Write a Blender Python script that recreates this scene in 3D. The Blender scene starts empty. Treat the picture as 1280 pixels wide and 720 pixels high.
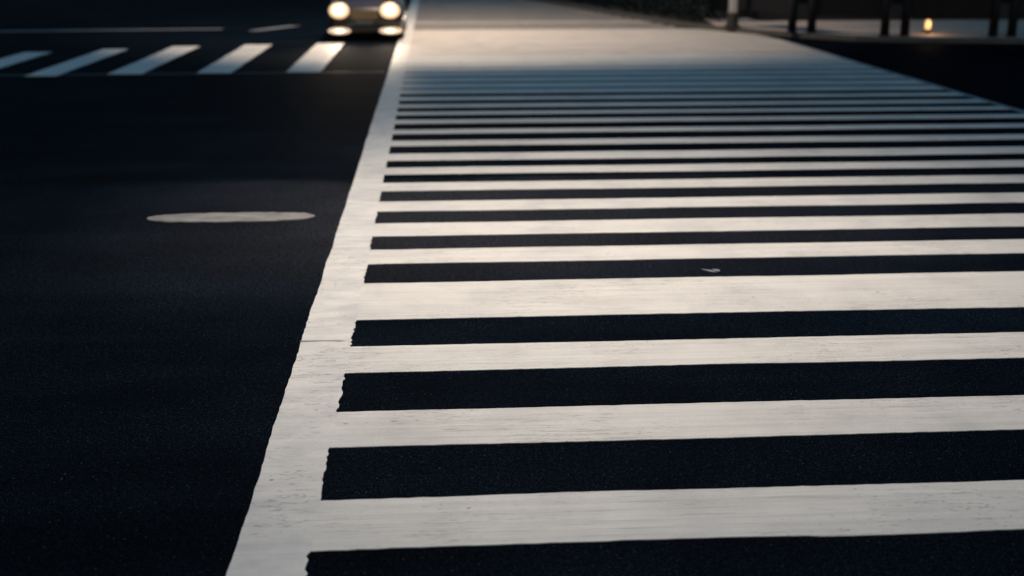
import bpy, bmesh, math, random
from mathutils import Vector, Matrix
random.seed(7)
R = math.radians
S = bpy.context.scene
C = S.collection

# ---------------------------------------------------------------- camera
cd = bpy.data.cameras.new('camera'); cam = bpy.data.objects.new('camera', cd); C.objects.link(cam)
cd.sensor_width = 36.0; cd.lens = 36.0*1464/1280
cam.location = (0, 0, 2.35)
cam.rotation_euler = (R(90-16.728), 0, R(-3.743))
cd.clip_start = 0.05; cd.clip_end = 3000
cd.dof.use_dof = True; cd.dof.focus_distance = 6.3; cd.dof.aperture_fstop = 1.2
S.camera = cam

# ---------------------------------------------------------------- world, dusk sky
W = bpy.data.worlds.new('World'); S.world = W; W.use_nodes = True
wn = W.node_tree.nodes; wl = W.node_tree.links
sky = wn.new('ShaderNodeTexSky'); sky.sky_type = 'NISHITA'; sky.sun_disc = False
sky.sun_elevation = R(3.2); sky.sun_rotation = R(180); sky.air_density = 1.0; sky.ozone_density = 3.2
wl.new(sky.outputs[0], wn['Background'].inputs[0]); wn['Background'].inputs[1].default_value = 0.15

sd = bpy.data.lights.new('sun', 'SUN'); sd.energy = 0.21; sd.angle = R(25); sd.color = (.35, .85, .88)
so = bpy.data.objects.new('sun', sd); C.objects.link(so); so.rotation_euler = (R(45), 0, 0)

v = S.view_settings; v.view_transform = 'Standard'; v.look = 'None'; v.exposure = 0; v.gamma = 1
v.use_curve_mapping = False

# ---------------------------------------------------------------- material helpers
def mat(name, col, rough=.6, metal=0, spec=.5):
    m = bpy.data.materials.new(name); m.use_nodes = True
    b = m.node_tree.nodes['Principled BSDF']
    b.inputs['Base Color'].default_value = (*col, 1); b.inputs['Roughness'].default_value = rough
    b.inputs['Metallic'].default_value = metal; b.inputs['Specular IOR Level'].default_value = spec
    return m

def nz(nt, scale, vec, detail=4, rough=.6):
    n = nt.nodes.new('ShaderNodeTexNoise'); n.inputs['Scale'].default_value = scale
    n.inputs['Detail'].default_value = detail; n.inputs['Roughness'].default_value = rough
    nt.links.new(vec, n.inputs['Vector']); return n.outputs['Fac']

def ramp(nt, fac, stops):
    r = nt.nodes.new('ShaderNodeValToRGB'); e = r.color_ramp.elements
    e[0].position, e[0].color = stops[0][0], (*stops[0][1], 1)
    e[1].position, e[1].color = stops[-1][0], (*stops[-1][1], 1)
    for p, c in stops[1:-1]:
        k = e.new(p); k.color = (*c, 1)
    nt.links.new(fac, r.inputs[0]); return r.outputs[0]

def mix(nt, mode, fac, a, b):
    m = nt.nodes.new('ShaderNodeMix'); m.data_type = 'RGBA'; m.blend_type = mode
    for s, x in ((m.inputs[0], fac), (m.inputs[6], a), (m.inputs[7], b)):
        if isinstance(x, (int, float)): s.default_value = x
        elif isinstance(x, tuple): s.default_value = (*x, 1)
        else: nt.links.new(x, s)
    return m.outputs[2]

def stretched(nt, sx, sy, sz=1):
    t = nt.nodes.new('ShaderNodeTexCoord'); m = nt.nodes.new('ShaderNodeMapping')
    m.inputs['Scale'].default_value = (sx, sy, sz); nt.links.new(t.outputs['Object'], m.inputs['Vector'])
    return m.outputs[0]

def noisy(name, c0, c1, scale=8, rough=.7, bump=.2, metal=0, bscale=60):
    m = mat(name, c0, rough, metal); nt = m.node_tree; b = nt.nodes['Principled BSDF']
    v = stretched(nt, 1, 1)
    nt.links.new(ramp(nt, nz(nt, scale, v), [(.3, c0), (.7, c1)]), b.inputs['Base Color'])
    if bump:
        bp = nt.nodes.new('ShaderNodeBump'); bp.inputs['Strength'].default_value = bump; bp.inputs['Distance'].default_value = .01
        nt.links.new(nz(nt, bscale, v), bp.inputs['Height']); nt.links.new(bp.outputs[0], b.inputs['Normal'])
    return m

def emis(name, col, st):
    m = mat(name, col, .3); b = m.node_tree.nodes['Principled BSDF']
    b.inputs['Emission Color'].default_value = (*col, 1); b.inputs['Emission Strength'].default_value = st
    return m

def asphalt():
    m = mat('asphalt', (.004, .006, .009), .75, spec=.01); nt = m.node_tree; b = nt.nodes['Principled BSDF']
    v = stretched(nt, 1, 1); vs = stretched(nt, .25, 2.2)
    base = ramp(nt, nz(nt, .7, v, 5), [(.3, (.0009, .0024, .0050)), (.7, (.0022, .0044, .0082))])
    bands = ramp(nt, nz(nt, .9, vs, 3), [(.35, (.75, .75, .75)), (.65, (1.25, 1.25, 1.25))])
    col = mix(nt, 'MULTIPLY', 1, base, bands)
    # lighter strip in the asphalt colour, fading sideways, running across the road (7.6 m to 11.7 m out), ragged at its edges
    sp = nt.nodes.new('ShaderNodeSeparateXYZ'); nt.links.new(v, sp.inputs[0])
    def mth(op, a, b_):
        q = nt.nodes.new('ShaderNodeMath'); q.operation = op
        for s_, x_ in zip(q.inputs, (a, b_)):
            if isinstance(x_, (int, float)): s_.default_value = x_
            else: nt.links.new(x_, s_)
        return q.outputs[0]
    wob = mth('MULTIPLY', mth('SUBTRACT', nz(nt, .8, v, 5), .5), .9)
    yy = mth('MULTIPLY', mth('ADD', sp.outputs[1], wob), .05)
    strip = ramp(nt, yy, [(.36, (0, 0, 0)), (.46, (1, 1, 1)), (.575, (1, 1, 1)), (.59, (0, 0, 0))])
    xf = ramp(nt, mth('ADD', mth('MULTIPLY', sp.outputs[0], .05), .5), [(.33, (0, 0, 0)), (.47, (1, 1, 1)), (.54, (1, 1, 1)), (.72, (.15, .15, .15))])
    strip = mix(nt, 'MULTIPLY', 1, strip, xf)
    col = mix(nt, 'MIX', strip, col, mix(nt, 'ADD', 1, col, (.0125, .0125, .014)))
    vo = nt.nodes.new('ShaderNodeTexVoronoi'); vo.inputs['Scale'].default_value = 95
    nt.links.new(v, vo.inputs['Vector'])
    grain = ramp(nt, nz(nt, 100, v, 2, .7), [(.38, (.2, .2, .22)), (.53, (1, 1, 1)), (.66, (4.5, 4.4, 4.4))])
    col = mix(nt, 'MULTIPLY', 1, col, grain)
    col = mix(nt, 'MULTIPLY', 1, col, ramp(nt, nz(nt, 34, v, 4, .7), [(.36, (.5, .5, .5)), (.62, (1.7, 1.65, 1.6))]))
    col = mix(nt, 'MULTIPLY', 1, col, ramp(nt, nz(nt, .35, v, 6, .65), [(.36, (.8, .8, .8)), (.62, (1.2, 1.17, 1.15))]))
    # single pale stones in the surface
    sep = nt.nodes.new('ShaderNodeSeparateColor'); nt.links.new(vo.outputs['Color'], sep.inputs[0])
    st = ramp(nt, sep.outputs[0], [(.972, (0, 0, 0)), (.992, (1, 1, 1))])
    near = ramp(nt, vo.outputs['Distance'], [(.12, (1, 1, 1)), (.4, (0, 0, 0))])
    k = mix(nt, 'MULTIPLY', 1, st, near)
    col = mix(nt, 'MIX', k, col, (.085, .083, .08))
    nt.links.new(col, b.inputs['Base Color'])
    bp = nt.nodes.new('ShaderNodeBump'); bp.inputs['Strength'].default_value = .55; bp.inputs['Distance'].default_value = .006
    nt.links.new(vo.outputs['Distance'], bp.inputs['Height']); nt.links.new(bp.outputs[0], b.inputs['Normal'])
    return m

def paint(name, c0=(.83, .79, .725), c1=(.70, .665, .61), crack=(35, 7), streak=(.5, 26), wear=0.0):
    """thermoplastic road paint: drawn out streaks along its length, thin cracks, grime and rubbed spots"""
    m = mat(name, c0, .55, spec=.5); nt = m.node_tree; b = nt.nodes['Principled BSDF']
    v = stretched(nt, 1, 1)
    vs = stretched(nt, *streak)
    col = ramp(nt, nz(nt, 1.0, vs, 5), [(.32, c1), (.62, c0)])
    blot = ramp(nt, nz(nt, 1.6, v, 6, .65), [(.28, (.80, .80, .82)), (.55, (1, 1, 1))])
    col = mix(nt, 'MULTIPLY', 1, col, blot)
    vc = stretched(nt, *crack)
    n1 = nz(nt, 1.0, vc, 3, .55)
    cr = ramp(nt, n1, [(.488, (1, 1, 1)), (.5, (.45, .43, .42)), (.512, (1, 1, 1))])
    gate = ramp(nt, nz(nt, 1.1, v, 2), [(.44, (0, 0, 0)), (.56, (1, 1, 1))])
    g2 = mix(nt, 'MIX', gate, (1, 1, 1), cr)
    col = mix(nt, 'MULTIPLY', 1, col, g2)
    vl = stretched(nt, .5, 34)
    ln = ramp(nt, nz(nt, 1.0, vl, 2, .5), [(.50, (1, 1, 1)), (.512, (.60, .59, .60)), (.53, (1, 1, 1))])
    gl = ramp(nt, nz(nt, .8, stretched(nt, .5, 2.2), 2), [(.50, (0, 0, 0)), (.60, (1, 1, 1))])
    col = mix(nt, 'MULTIPLY', 1, col, mix(nt, 'MIX', gl, (1, 1, 1), ln))
    fine = ramp(nt, nz(nt, 160, v, 2), [(.3, (.9, .9, .9)), (.6, (1, 1, 1))])
    col = mix(nt, 'MULTIPLY', 1, col, fine)
    # chips where the asphalt shows through
    chip = ramp(nt, nz(nt, 38, stretched(nt, .6, 1.4), 3, .6), [(.665, (0, 0, 0)), (.69, (1, 1, 1))])
    cg = ramp(nt, nz(nt, 1.7, v, 3), [(.5, (0, 0, 0)), (.62, (1, 1, 1))])
    col = mix(nt, 'MIX', mix(nt, 'MULTIPLY', 1, chip, cg), col, (.16, .155, .155))
    nt.links.new(col, b.inputs['Base Color'])
    bp = nt.nodes.new('ShaderNodeBump'); bp.inputs['Strength'].default_value = .25; bp.inputs['Distance'].default_value = .004
    nt.links.new(nz(nt, 90, v, 3), bp.inputs['Height']); nt.links.new(bp.outputs[0], b.inputs['Normal'])
    return m

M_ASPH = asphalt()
M_STR = paint('white_road_paint', crack=(2.2, 30), streak=(.45, 22))
M_EDGE = paint('white_line_paint', c1=(.64, .63, .61), crack=(3, 16), streak=(3, 9))
M_FAR = paint('faded_road_paint', (.68, .61, .54), (.56, .50, .45), crack=(2, 30), streak=(.2, 3))
M_THIN = paint('rubbed_road_paint', (.12, .13, .135), (.05, .055, .06), crack=(2, 30), streak=(.3, 8))
M_GREYP = paint('grey_road_paint', (.34, .35, .37), (.22, .23, .25))
M_SLAB = noisy('pavement_concrete', (.62, .50, .44), (.50, .40, .35), 2.2, .8, .3)
M_KERB = noisy('kerb_stone', (.05, .045, .045), (.085, .08, .075), 6, .8, .3)
M_BLACK = noisy('black_painted_steel', (.008, .008, .01), (.014, .014, .017), 9, .55, .1)
M_STEEL = noisy('galvanised_steel', (.62, .62, .66), (.74, .73, .75), 14, .38, .1, .0)
M_WALL = noisy('dark_render', (.003, .0035, .006), (.006, .0065, .010), 1.5, .8, .4)
M_LEAF = noisy('hedge_leaf', (.003, .005, .004), (.008, .011, .007), 5, .6, 0)
M_CAR = mat('car_paint', (.02, .010, .008), .35, .2); M_CAR.node_tree.nodes['Principled BSDF'].inputs['Coat Weight'].default_value = .6
M_RUB = noisy('rubber', (.012, .012, .012), (.02, .02, .02), 20, .8, .2)
M_PLAST = noisy('black_trim', (.01, .01, .01), (.02, .02, .02), 20, .5, .1)
M_GLASS = mat('dark_glass', (.01, .012, .016), .06, 0, .8)
M_CHROME = mat('bright_trim', (.6, .6, .6), .2, 1)
M_PLATE = mat('plate_white', (.16, .16, .15), .6)
M_HEAD = emis('headlight_lens_glow', (1, .66, .38), 1.0)
M_CORE = emis('headlight_core_glow', (1, .84, .60), 2.2)
M_FOG = emis('fog_light_glow', (1, .72, .50), .8)
M_LAMP = emis('street_lamp_glow', (1, .82, .62), 20)
M_BOL = emis('bollard_glow', (1, .56, .25), .9)

for m_ in (M_WALL, M_LEAF, M_BLACK): m_.node_tree.nodes['Principled BSDF'].inputs['Specular IOR Level'].default_value = .08
# ---------------------------------------------------------------- object helpers
def ob(name, bm, m, parent=None, smooth=False):
    bmesh.ops.recalc_face_normals(bm, faces=bm.faces)
    me = bpy.data.meshes.new(name); bm.to_mesh(me); bm.free()
    if smooth:
        for p in me.polygons: p.use_smooth = True
    me.materials.append(m)
    o = bpy.data.objects.new(name, me); C.objects.link(o); o.parent = parent
    return o
def tag(o, label=None, cat=None, group=None, kind=None):
    for k, x in (('label', label), ('category', cat), ('group', group), ('kind', kind)):
        if x: o[k] = x
    return o
def empty(name, loc, rz=0):
    o = bpy.data.objects.new(name, None); C.objects.link(o); o.location = loc; o.rotation_euler = (0, 0, rz)
    o.empty_display_size = .2; return o
def box(bm, x0, x1, y0, y1, z0, z1, bev=0):
    r = bmesh.ops.create_cube(bm, size=1)
    bmesh.ops.transform(bm, verts=r['verts'], matrix=Matrix.Translation(((x0+x1)/2, (y0+y1)/2, (z0+z1)/2)) @ Matrix.Diagonal((x1-x0, y1-y0, z1-z0, 1)))
    if bev:
        es = list({e for v in r['verts'] for e in v.link_edges})
        bmesh.ops.bevel(bm, geom=es, offset=bev, segments=2, affect='EDGES', profile=.5)
def tube(bm, a, b, r0, r1=None, n=20, caps=True):
    a = Vector(a); b = Vector(b); d = b-a
    q = bmesh.ops.create_cone(bm, cap_ends=caps, segments=n, radius1=r0, radius2=r0 if r1 is None else r1, depth=d.length)
    bmesh.ops.transform(bm, verts=q['verts'], matrix=Matrix.Translation((a+b)/2) @ d.to_track_quat('Z', 'Y').to_matrix().to_4x4())
def prism(bm, pts, z0, z1):
    lo = [bm.verts.new((x, y, z0)) for x, y in pts]; hi = [bm.verts.new((x, y, z1)) for x, y in pts]
    n = len(pts); bm.faces.new(hi); bm.faces.new(lo[::-1])
    for i in range(n): bm.faces.new((lo[i], lo[(i+1) % n], hi[(i+1) % n], hi[i]))

class Wob:   # smooth random wobble
    def __init__(s, amp, step): s.a = amp; s.st = step; s.o = random.random()*99; s.d = {}
    def __call__(s, t):
        u = t/s.st+s.o; i = math.floor(u); f = u-i; f = f*f*(3-2*f)
        g = lambda k: s.d.setdefault(k, random.uniform(-1, 1))
        return s.a*(g(i)*(1-f)+g(i+1)*f)

# ---------------------------------------------------------------- ground
bm = bmesh.new(); prism(bm, [(-400, -300), (400, -300), (400, 900), (-400, 900)], -.5, 0)
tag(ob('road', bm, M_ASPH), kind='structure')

# ladder crossing: dark gaps (y from, y to) seen at the edge line
gaps = [(3.72, 4.21), (4.644, 5.192), (5.634, 6.20), (6.641, 7.144), (7.969, 8.474), (8.892, 9.325), (9.77, 10.224),
        (10.684, 11.039), (11.533, 11.858), (12.335, 12.63), (13.17, 13.56), (14.04, 14.44), (14.88, 15.26),
        (15.71, 16.03), (16.46, 16.74), (17.23, 17.52), (18.03, 18.30), (18.82, 19.10), (19.62, 19.92), (20.44, 20.72), (21.2, 21.46),
        (22.05, 22.2), (22.85, 22.95), (23.6, 23.68)]
XL, XR = -.56, 8.2
gaps = [g if g[0] < 10.5 or g[0] > 18.5 else (g[0]-.058, g[1]+.058) for g in gaps]
starts = [2.1]+[g[1] for g in gaps]; ends = [2.35]+[g[0] for g in gaps[1:]]+[24.2]
whites = [(3.0, 3.72)]+[(gaps[i][1], gaps[i+1][0]) for i in range(len(gaps)-1)]+[(gaps[-1][1], 24.2)]
def stripe_mesh(y0, y1, xl, xr):
    near = y0 < 16
    w0, w1 = Wob(.010 if near else .006, .9), Wob(.010 if near else .006, .9)
    f0, f1 = Wob(.003, .05), Wob(.003, .05)
    n = 150 if near else 24
    xs = [xl+(xr-xl)*i/n for i in range(n+1)]
    k0, k1 = (0, 0) if y0 > 30 else (random.uniform(-.01, .01), random.uniform(-.01, .01))
    e0 = [(x, y0+w0(x)+f0(x)+k0*(x > 1.5)) for x in xs]; e1 = [(x, y1+w1(x)+f1(x)) for x in xs]
    b = bmesh.new()
    a0 = [b.verts.new((x, y, .0045)) for x, y in e0]; a1 = [b.verts.new((x, y, .0045)) for x, y in e1]
    c0 = [b.verts.new((x, y, .0005)) for x, y in e0]; c1 = [b.verts.new((x, y, .0005)) for x, y in e1]
    for i in range(n):
        b.faces.new((a0[i], a0[i+1], a1[i+1], a1[i])); b.faces.new((c0[i], c0[i+1], a0[i+1], a0[i])); b.faces.new((a1[i], a1[i+1], c1[i+1], c1[i]))
    b.faces.new((c0[0], a0[0], a1[0], c1[0])); b.faces.new((c0[-1], c1[-1], a1[-1], a0[-1]))
    return b
for y0, y1 in whites:
    tag(ob('crossing_stripe', stripe_mesh(y0, y1, XL, XR), M_STR), kind='structure')
# wide solid painted field beyond the stripes
bm = bmesh.new(); prism(bm, [(-.6, 24.2), (8.2, 24.2), (8.2, 27.6), (8.0, 29.2), (7.5, 30.2), (7.0, 31.0), (6.3, 31.4), (-.6, 31.4)], .0005, .0045)
tag(ob('painted_field', bm, M_FAR), kind='structure')
# stripes beyond it, cut by the curved kerb
def kx(y): return 6.6+(4.0-6.6)*(y-31.2)/(46-31.2)
y = 31.85
while y < 52:
    xr = max(3.0, kx(y))
    w = .36 if abs(y-33.7) > .5 else .6
    tag(ob('crossing_stripe', stripe_mesh(y, y+w, XL, xr), M_FAR), kind='structure'); y += .84
# rubbed paint left in the narrow gaps
bm = bmesh.new(); prism(bm, [(-.56, 18.6), (8.2, 18.6), (8.2, 24.1), (-.56, 24.1)], .0004, .002)
tag(ob('worn_paint', bm, M_THIN), kind='structure')

# long edge line with torn inner edge
wl_, wr_ = Wob(.005, .5), Wob(.004, .5); jl = Wob(.003, .05); jr = Wob(.009, .034)
b = bmesh.new(); n = 1500; prev = None
for i in range(n+1):
    t = i/n; y = 2.5+(60-2.5)*t**2.2
    fade = 1 if y < 9 else max(.1, 1-(y-9)/4)
    xl = -.832+wl_(y)+jl(y)*fade; xr = -.532+wr_(y)+jr(y)*fade
    q = [b.verts.new(p) for p in ((xl, y, .0005), (xl, y, .0055), (xr, y, .0055), (xr, y, .0005))]
    if prev:
        for k in range(3): b.faces.new((prev[k], prev[k+1], q[k+1], q[k]))
    else: b.faces.new(q)
    prev = q
b.faces.new(prev)
tag(ob('edge_line', b, M_EDGE), kind='structure')
# tarred joint across the edge line
bm = bmesh.new(); prism(bm, [(-.84, 6.735), (-.70, 6.742), (-.60, 6.735), (-.57, 6.742), (-.60, 6.752), (-.71, 6.757), (-.84, 6.762)], .0057, .0063)
tag(ob('joint_seam', bm, noisy('seam_grime', (.16, .14, .13), (.25, .22, .2), 20)), kind='structure')

bm = bmesh.new(); w = Wob(.012, .4)
prism(bm, [(8.235+w(i), 9+.5*i) for i in range(38)]+[(8.13+w(70-i), 27.5-.5*i) for i in range(38)], .0003, .0052)
tag(ob('edge_line', bm, M_GREYP), kind='structure')

# side crossing stripes, parallel to the edge line
for x0, x1, y0, y1 in ((-2.67, -2.05, 21.55, 27.5), (-4.25, -3.64, 21.5, 27.2), (-5.79, -5.2, 21.4, 26.9), (-7.16, -6.62, 21.2, 26.3), (-8.62, -8.05, 20.9, 25.7), (-10.1, -9.5, 20.7, 25.3)):
    bm = bmesh.new(); w = Wob(.012, .4); n = 30
    pts = [(x1+w(i), y0+(y1-y0)*i/n) for i in range(n+1)]+[(x0+w(99-i), y1+(y0-y1)*i/n) for i in range(n+1)]
    prism(bm, pts, .0005, .0045)
    tag(ob('side_crossing_stripe', bm, M_STR), kind='structure')
bm = bmesh.new(); prism(bm, [(-9, 21.32), (-.9, 21.47), (-.9, 21.54), (-9, 21.40)], .0003, .0012)
tag(ob('guide_line', bm, M_THIN), kind='structure')
bm = bmesh.new(); prism(bm, [(-14, 31.2), (-5.6, 31.9), (-5.55, 32.15), (-14, 31.45)], .0005, .0045)
tag(ob('lane_line', bm, M_GREYP), kind='structure')
bm = bmesh.new(); prism(bm, [(-4.8, 31.3), (-4.55, 31.25), (-3.65, 33.0), (-3.95, 33.05)], .0005, .0045)
tag(ob('lane_dash', bm, M_GREYP), kind='structure')
# elongated worn blob of paint on the carriageway
pts = []
wv = Wob(.012, .5)
for i in range(72):
    a = 2*math.pi*i/72; c, s = math.cos(a), math.sin(a)
    pts.append((-1.79+.70*math.copysign(abs(c)**.9, c)+wv(i*.9)*2, 10.09+.17*math.copysign(abs(s)**.6, s)+wv(i*.7+50)))
bm = bmesh.new(); prism(bm, pts, .0005, .006)
tag(ob('oval_road_mark', bm, paint('oval_paint', (.38, .355, .32), (.2, .185, .17), crack=(5, 12), streak=(4, 9))), kind='structure')
# small scuffs
bm = bmesh.new()
prism(bm, [(1.93, 8.20), (2.00, 8.16), (2.03, 8.10), (1.99, 8.12), (1.95, 8.17)], .0004, .0015)
prism(bm, [(2.01, 8.19), (2.06, 8.17), (2.055, 8.12), (2.02, 8.15)], .0004, .0015)
tag(ob('paint_scuff', bm, M_GREYP), kind='structure')

# ---------------------------------------------------------------- pavement corner, kerb
kerb = [(16.5, 26.05), (13.5, 26.25), (11.2, 26.6), (9.8, 27.2), (8.8, 28.2), (7.95, 29.4), (7.2, 30.7), (6.55, 31.9), (5.5, 37.0), (4.35, 43), (3.2, 49), (2.0, 56)]
def offset(pts, d):
    out = []
    for i, p in enumerate(pts):
        a = Vector(pts[max(0, i-1)]); c = Vector(pts[min(len(pts)-1, i+1)]); t = (c-a).normalized()
        out.append((p[0]+t.y*d, p[1]-t.x*d))
    return out
inn = offset(kerb, .18)
bm = bmesh.new(); prism(bm, kerb+inn[::-1], 0.001, .12)
bmesh.ops.bevel(bm, geom=[e for e in bm.edges if all(v_.co.z > .1 for v_ in e.verts) and len(e.link_faces) == 2], offset=.012, segments=2, affect='EDGES')
tag(ob('kerb', bm, M_KERB), kind='structure')
pv = offset(kerb, .182)
bm = bmesh.new(); prism(bm, pv[:7]+[(7.6, 33.5), (16.5, 33.5)], .001, .117)
tag(ob('pavement', bm, M_SLAB), kind='structure')
bm = bmesh.new(); prism(bm, pv[6:]+[(20, 56), (20, 33.502), (7.598, 33.502)], .001, .11)
tag(ob('planting_bed', bm, noisy('bed_soil', (.012, .010, .008), (.03, .025, .02), 6, .9, .5)), kind='structure')

# ---------------------------------------------------------------- hedge along the kerb
def hedge(name, a, b, w, h, n, label):
    a = Vector(a); b = Vector(b); d = (b-a); L = d.length; t = d/L; nn = Vector((-t.y, t.x, 0))
    bm = bmesh.new()
    top, side = Wob(.12, .5), Wob(.10, .45)
    for i in range(n):
        u = random.random()*L; hh = h*(1+top(u)/h); ww = w/2+side(u+20)
        f = random.choice('tsssf')
        if f == 't': lat, z = random.uniform(-1, 1)*ww, hh-random.random()**2*.15
        elif f == 's': lat, z = random.choice((-1, 1))*ww*(1-random.random()**2*.25), random.uniform(.02, hh)
        else: lat, z = random.uniform(-1, 1)*ww*.9, random.uniform(.05, hh)
        c = a+t*u+nn*lat+Vector((0, 0, z)); s = random.uniform(.03, .065)
        r = Matrix.Rotation(random.uniform(0, 6.28), 3, Vector((random.gauss(0, 1), random.gauss(0, 1), random.gauss(0, 1))).normalized())
        bm.faces.new([bm.verts.new(c+r @ Vector(q)*s) for q in ((-1, 0, 0), (0, -.55, .1), (1, 0, 0), (0, .55, .1))])
    root = empty(name, a); tag(root, label, 'hedge')
    o = ob('foliage', bm, M_LEAF, root); o.location = -a
    bs = bmesh.new()
    k = int(L/1.5)
    bs.free(); wood = noisy('hedge_wood', (.03, .022, .016), (.05, .04, .03), 9)
    for i in range(k):
        bs = bmesh.new(); p = a+t*(i+.5)*L/k; tube(bs, p, p+Vector((random.uniform(-.1, .1), random.uniform(-.1, .1), h*.8)), .03, .012, 7)
        o = ob('stem', bs, wood, root); o.location = -a
hedge('hedge', (7.55, 31.7, .11), (3.6, 50, .11), .9, 1.1, 15000, 'low dark clipped hedge behind the kerb along the far end of the striped crossing')

# dark building frontage behind the pale pavement
root = empty('building_front', (8.9, 32.4, .117)); tag(root, 'dark building front standing behind the pale strip of pavement', 'building')
bm = bmesh.new(); box(bm, 0, 17, .05, 6, 0, 6.5); ob('wall', bm, M_WALL, root)
bm = bmesh.new(); box(bm, .0, 17, -.02, .047, 0, .45, .01); ob('plinth', bm, noisy('dark_plinth', (.004, .004, .006), (.007, .007, .009), 4), root)
for i in range(5):
    bm = bmesh.new(); box(bm, .7+i*3.3, 3.3+i*3.3, -.01, .045, .9, 3.1, .01)
    f = ob('window', bm, M_BLACK, root)
    bm = bmesh.new(); box(bm, .78+i*3.3, 1.97+i*3.3, -.018, -.0125, .98, 3.02); box(bm, 2.03+i*3.3, 3.22+i*3.3, -.018, -.0125, .98, 3.02)
    ob('pane', bm, M_GLASS, f)
bm = bmesh.new(); box(bm, -.1, 17.1, -.12, .04, 6.52, 6.7, .01); ob('cornice', bm, M_WALL, root)

# ---------------------------------------------------------------- pedestrian barrier panels
def barrier(a, b, label):
    a = Vector((*a, .117)); b = Vector((*b, .117)); d = b-a; L = d.length
    root = empty('pedestrian_barrier', a, math.atan2(d.y, d.x))
    tag(root, label, 'barrier', 'black barrier panels along the kerb')
    for x in (0, L):
        bm = bmesh.new(); tube(bm, (x, 0, .012), (x, 0, 1.15), .105, .105, 24)
        tube(bm, (x, 0, 1.15), (x, 0, 1.20), .105, .05, 24)
        p = ob('post', bm, M_BLACK, root, True)
        bm = bmesh.new(); tube(bm, (x, 0, 0), (x, 0, .03), .125, .115, 24); ob('foot_collar', bm, M_BLACK, p)
    bm = bmesh.new(); box(bm, .11, L-.11, -.03, .03, 1.0, 1.07, .01); box(bm, .11, L-.11, -.03, .03, .41, .47, .01)
    ob('rail', bm, M_BLACK, root)
    bm = bmesh.new(); box(bm, .11, L-.11, -.012, .012, .472, .998); ob('infill_panel', bm, M_BLACK, root)
barrier((7.8, 30.7), (8.62, 28.35), 'short black barrier panel turned round the kerb corner next to the grey pole')
barrier((9.05, 28.2), (10.49, 27.25), 'black barrier panel on the pale pavement, second from the grey pole')
barrier((10.93, 27.15), (12.90, 26.85), 'long black barrier panel with the small glowing light seen under its right half')
barrier((13.32, 26.8), (15.2, 26.6), 'rightmost black barrier panel, cut off by the right edge of the photo')

# little bollard light
def gp(x, y, s=.95): return (x*s, y*s)
root = empty('bollard_light', (11.72, 27.75, .117)); tag(root, 'small glowing bollard light on the pavement behind the barrier', 'bollard light')
bm = bmesh.new(); tube(bm, (0, 0, 0), (0, 0, .10), .085, .075); ob('base', bm, M_BLACK, root)
bm = bmesh.new(); tube(bm, (0, 0, .102), (0, 0, .33), .07, .065, 24)
bmesh.ops.bevel(bm, geom=[e for e in bm.edges if abs(e.verts[0].co.z-e.verts[1].co.z) < .001], offset=.02, segments=3, affect='EDGES')
ob('lens', bm, M_BOL, root, True)
bm = bmesh.new(); tube(bm, (0, 0, .332), (0, 0, .38), .085, .05); ob('cap', bm, M_BLACK, root)
ld = bpy.data.lights.new('bollard_bulb', 'POINT'); ld.energy = 4; ld.color = (1, .62, .3); ld.shadow_soft_size = .06
lo = bpy.data.objects.new('bollard_bulb', ld); C.objects.link(lo); lo.location = (0, -.2, .25); lo.parent = root

# ---------------------------------------------------------------- street lamps
def street_lamp(base, head, H, label, power, spot_deg, blend, col, hd=(0, 0)):
    bx, by = base; root = empty('street_lamp', (bx, by, .117 if by > 20 else 0)); tag(root, label, 'street lamp')
    z0 = 0; dx, dy = head[0]-bx, head[1]-by; z1 = H-(.117 if by > 20 else 0)
    bm = bmesh.new(); tube(bm, (0, 0, 0), (0, 0, .05), .22, .22, 24); tube(bm, (0, 0, .05), (0, 0, .36), .15, .135, 24); ob('base_sleeve', bm, M_PLAST, root, False)
    bm = bmesh.new(); tube(bm, (0, 0, .362), (0, 0, z1-.1), .115, .075, 28); ob('pole', bm, M_STEEL, root, True)
    bm = bmesh.new(); pts = [Vector((dx*t, dy*t, z1-.3+.55*math.sin(t*1.7))) for t in [i/14 for i in range(14)]]
    for p, q in zip(pts, pts[1:]): tube(bm, p, q, .045, .045, 14)
    ob('arm', bm, M_STEEL, root, True)
    zt = z1+.22
    ang = math.atan2(dy, dx)
    bm = bmesh.new(); box(bm, -.42, .36, -.17, .17, -.02, .09, .04)
    hh = ob('lamp_head', bm, M_STEEL, root); hh.location = (dx, dy, zt); hh.rotation_euler = (0, 0, ang)
    bm = bmesh.new(); box(bm, -.30, .30, -.13, .13, -.05, -.022, .012); ob('lens', bm, M_LAMP, hh)
    ld = bpy.data.lights.new('street_bulb', 'SPOT'); ld.energy = power; ld.color = col; ld.spot_size = R(spot_deg); ld.spot_blend = blend; ld.shadow_soft_size = .12
    lo = bpy.data.objects.new('street_bulb', ld); C.objects.link(lo); lo.parent = hh; lo.location = (0, 0, -.12)
    lo.rotation_euler = (R(hd[0]), R(hd[1]), 0)
street_lamp((9.6, 8.7), (.8, 9.3), 6.0, 'tall grey street lamp beside the near stripes, its long arm over the crossing', 1820, 126, .9, (1, .865, .745))
street_lamp((7.6, 30.1), (-.3, 30), 7.5, 'grey lamp pole with dark base on the pavement corner beyond the crossing', 3600, 118.5, .32, (1, .81, .63), (-8.5, 6))

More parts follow.
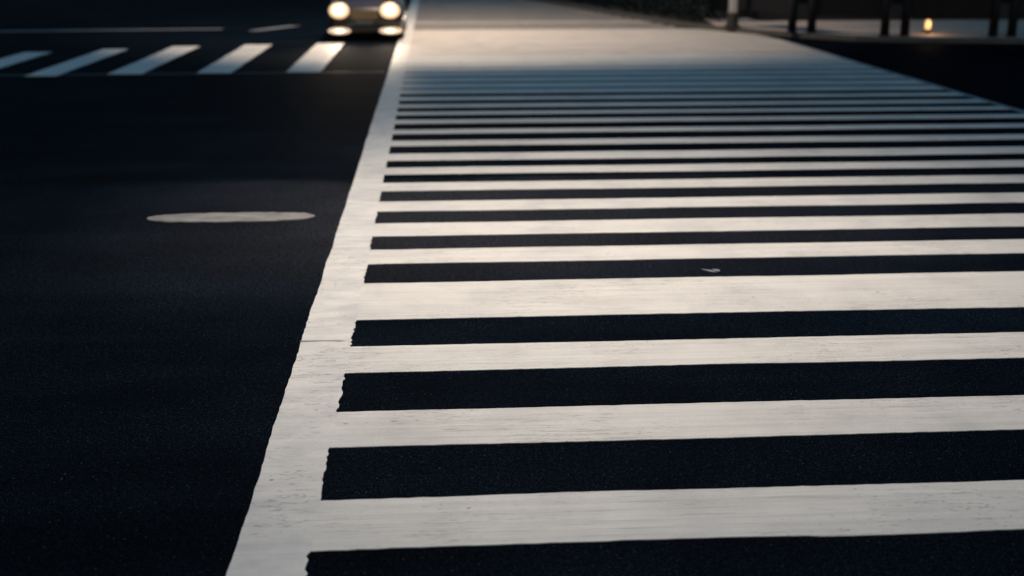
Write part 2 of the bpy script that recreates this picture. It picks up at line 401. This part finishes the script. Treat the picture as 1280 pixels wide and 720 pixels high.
# ---------------------------------------------------------------- car
CX, CY = -1.60, 28.05
car = empty('car', (CX, CY, 0)); tag(car, 'oncoming dark car with bright warm headlights beside the far end of the striped crossing', 'car')
def loft(secs, n_each=None):
    b = bmesh.new(); rings = []
    for s in secs: rings.append([b.verts.new(p) for p in s])
    for r0, r1 in zip(rings, rings[1:]):
        for i in range(len(r0)): j = (i+1) % len(r0); b.faces.new((r0[i], r0[j], r1[j], r1[i]))
    b.faces.new(rings[0]); b.faces.new(rings[-1][::-1]); return b
def sect(y, w, zb, zm, zt, tw):   # rounded cross section
    p = [(-w*.86, zb), (-w*.97, zb+.06), (-w, zb+.2), (-w, zm), (-w*.97, zm+(zt-zm)*.5), (-tw, zt-.02), (-tw*.6, zt+.012), (0, zt+.02)]
    return [(x, y, z) for x, z in p]+[(-x, y, z) for x, z in p[-2::-1]]
secs = [sect(.0, .66, .26, .45, .62, .55), sect(.06, .80, .20, .50, .70, .68), sect(.22, .86, .17, .56, .76, .74), sect(.7, .88, .17, .62, .86, .76),
        sect(1.25, .89, .17, .68, .95, .78), sect(2.6, .89, .17, .72, .97, .80), sect(3.6, .88, .18, .74, .98, .80), sect(4.2, .86, .22, .74, .99, .74), sect(4.4, .76, .30, .66, .90, .62)]
ob('body', loft(secs), M_CAR, car, True)
def gs(y, w, z0, z1, tw): return [(-w, y, z0), (-tw, y, z1), (tw, y, z1), (w, y, z0)]
b = loft([gs(1.15, .70, .93, .95, .68), gs(1.85, .78, .95, 1.40, .60), gs(2.3, .79, .95, 1.47, .60), gs(3.1, .79, .95, 1.45, .60), gs(3.9, .76, .96, 1.05, .66), gs(4.05, .72, .96, .99, .66)])
ob('roof', b, M_CAR, car, False)
b = bmesh.new(); b.faces.new([b.verts.new(p) for p in ((-.65, 1.20, 1.0), (.65, 1.20, 1.0), (.57, 1.815, 1.40), (-.57, 1.815, 1.40))])
g_ = ob('windscreen', b, M_GLASS, car); md = g_.modifiers.new('s', 'SOLIDIFY'); md.thickness = .02; md.offset = 0
for s in (-1, 1):
    b = bmesh.new(); b.faces.new([b.verts.new(p) for p in ((s*.792, 1.5, 1.0), (s*.795, 2.45, 1.0), (s*.635, 2.4, 1.40), (s*.65, 1.95, 1.38))]); b.faces.new([b.verts.new(p) for p in ((s*.795, 2.52, 1.0), (s*.79, 3.5, 1.0), (s*.665, 3.15, 1.38), (s*.635, 2.47, 1.40))])
    g_ = ob('side_window', b, M_GLASS, car); md = g_.modifiers.new('s', 'SOLIDIFY'); md.thickness = .02; md.offset = 0
    b = bmesh.new(); box(b, s*.97-.09, s*.97+.09, 1.45, 1.56, .98, 1.11, .03); ob('wing_mirror', b, M_CAR, car)
    # headlight: round-cornered lens set in a dark housing
    b = bmesh.new(); r = bmesh.ops.create_uvsphere(b, u_segments=28, v_segments=16, radius=1); bmesh.ops.transform(b, verts=r['verts'], matrix=Matrix.Translation((s*.585, .055, .69)) @ Matrix.Diagonal((.265, .12, .20, 1)))
    hsg = ob('headlight', b, M_PLAST, car, True)
    b = bmesh.new(); r = bmesh.ops.create_uvsphere(b, u_segments=28, v_segments=16, radius=1); bmesh.ops.transform(b, verts=r['verts'], matrix=Matrix.Translation((s*.585, .015, .69)) @ Matrix.Diagonal((.24, .10, .18, 1)))
    ob('lens', b, M_HEAD, hsg, True)
    b = bmesh.new(); r = bmesh.ops.create_uvsphere(b, u_segments=24, v_segments=12, radius=1); bmesh.ops.transform(b, verts=r['verts'], matrix=Matrix.Translation((s*.585, -.055, .71)) @ Matrix.Diagonal((.15, .06, .115, 1)))
    ob('bulb', b, M_CORE, hsg, True)
    b = bmesh.new(); r = bmesh.ops.create_uvsphere(b, u_segments=24, v_segments=12, radius=1); bmesh.ops.transform(b, verts=r['verts'], matrix=Matrix.Translation((s*.59, -.02, .235)) @ Matrix.Diagonal((.27, .07, .08, 1)))
    fg = ob('fog_light', b, M_FOG, car, True)
    b = bmesh.new(); r = bmesh.ops.create_uvsphere(b, u_segments=24, v_segments=12, radius=1); bmesh.ops.transform(b, verts=r['verts'], matrix=Matrix.Translation((s*.585, -.07, .235)) @ Matrix.Diagonal((.13, .04, .045, 1)))
    ob('bulb', b, M_CORE, fg, True)
    ld = bpy.data.lights.new('headlight_bulb', 'SPOT'); ld.energy = 95; ld.color = (1, .80, .58); ld.spot_size = R(80); ld.spot_blend = 1; ld.shadow_soft_size = .1
    lo = bpy.data.objects.new('headlight_bulb', ld); C.objects.link(lo); lo.parent = car; lo.location = (s*.59, -.16, .66); lo.rotation_euler = (R(-83), 0, 0)
    for wy in (.85, 3.45):
        b = bmesh.new(); tube(b, (s*.69, wy, .32), (s*.885, wy, .32), .32, .32, 32)
        bmesh.ops.bevel(b, geom=[e for e in b.edges if abs(e.verts[0].co.x-e.verts[1].co.x) < .001 and len(e.link_faces) == 2], offset=.03, segments=2, affect='EDGES')
        wheel = ob('wheel', b, M_RUB, car, False)
        b = bmesh.new(); tube(b, (s*.80, wy, .32), (s*.892, wy, .32), .20, .19, 24); ob('rim', b, M_CHROME, wheel)
b = bmesh.new(); box(b, -.33, .33, -.025, .05, .50, .68, .02)
gr = ob('grille', b, M_PLAST, car)
b = bmesh.new()
for k in range(4): box(b, -.31, .31, -.033, -.027, .525+k*.038, .535+k*.038)
ob('trim', b, M_CHROME, gr)
b = bmesh.new(); box(b, -.62, .62, -.03, .12, .17, .36, .04); ob('bumper', b, M_PLAST, car)
b = bmesh.new(); box(b, -.20, .20, -.05, -.032, .38, .49, .004); ob('licence_plate', b, M_PLATE, car)

S.render.engine = 'CYCLES'
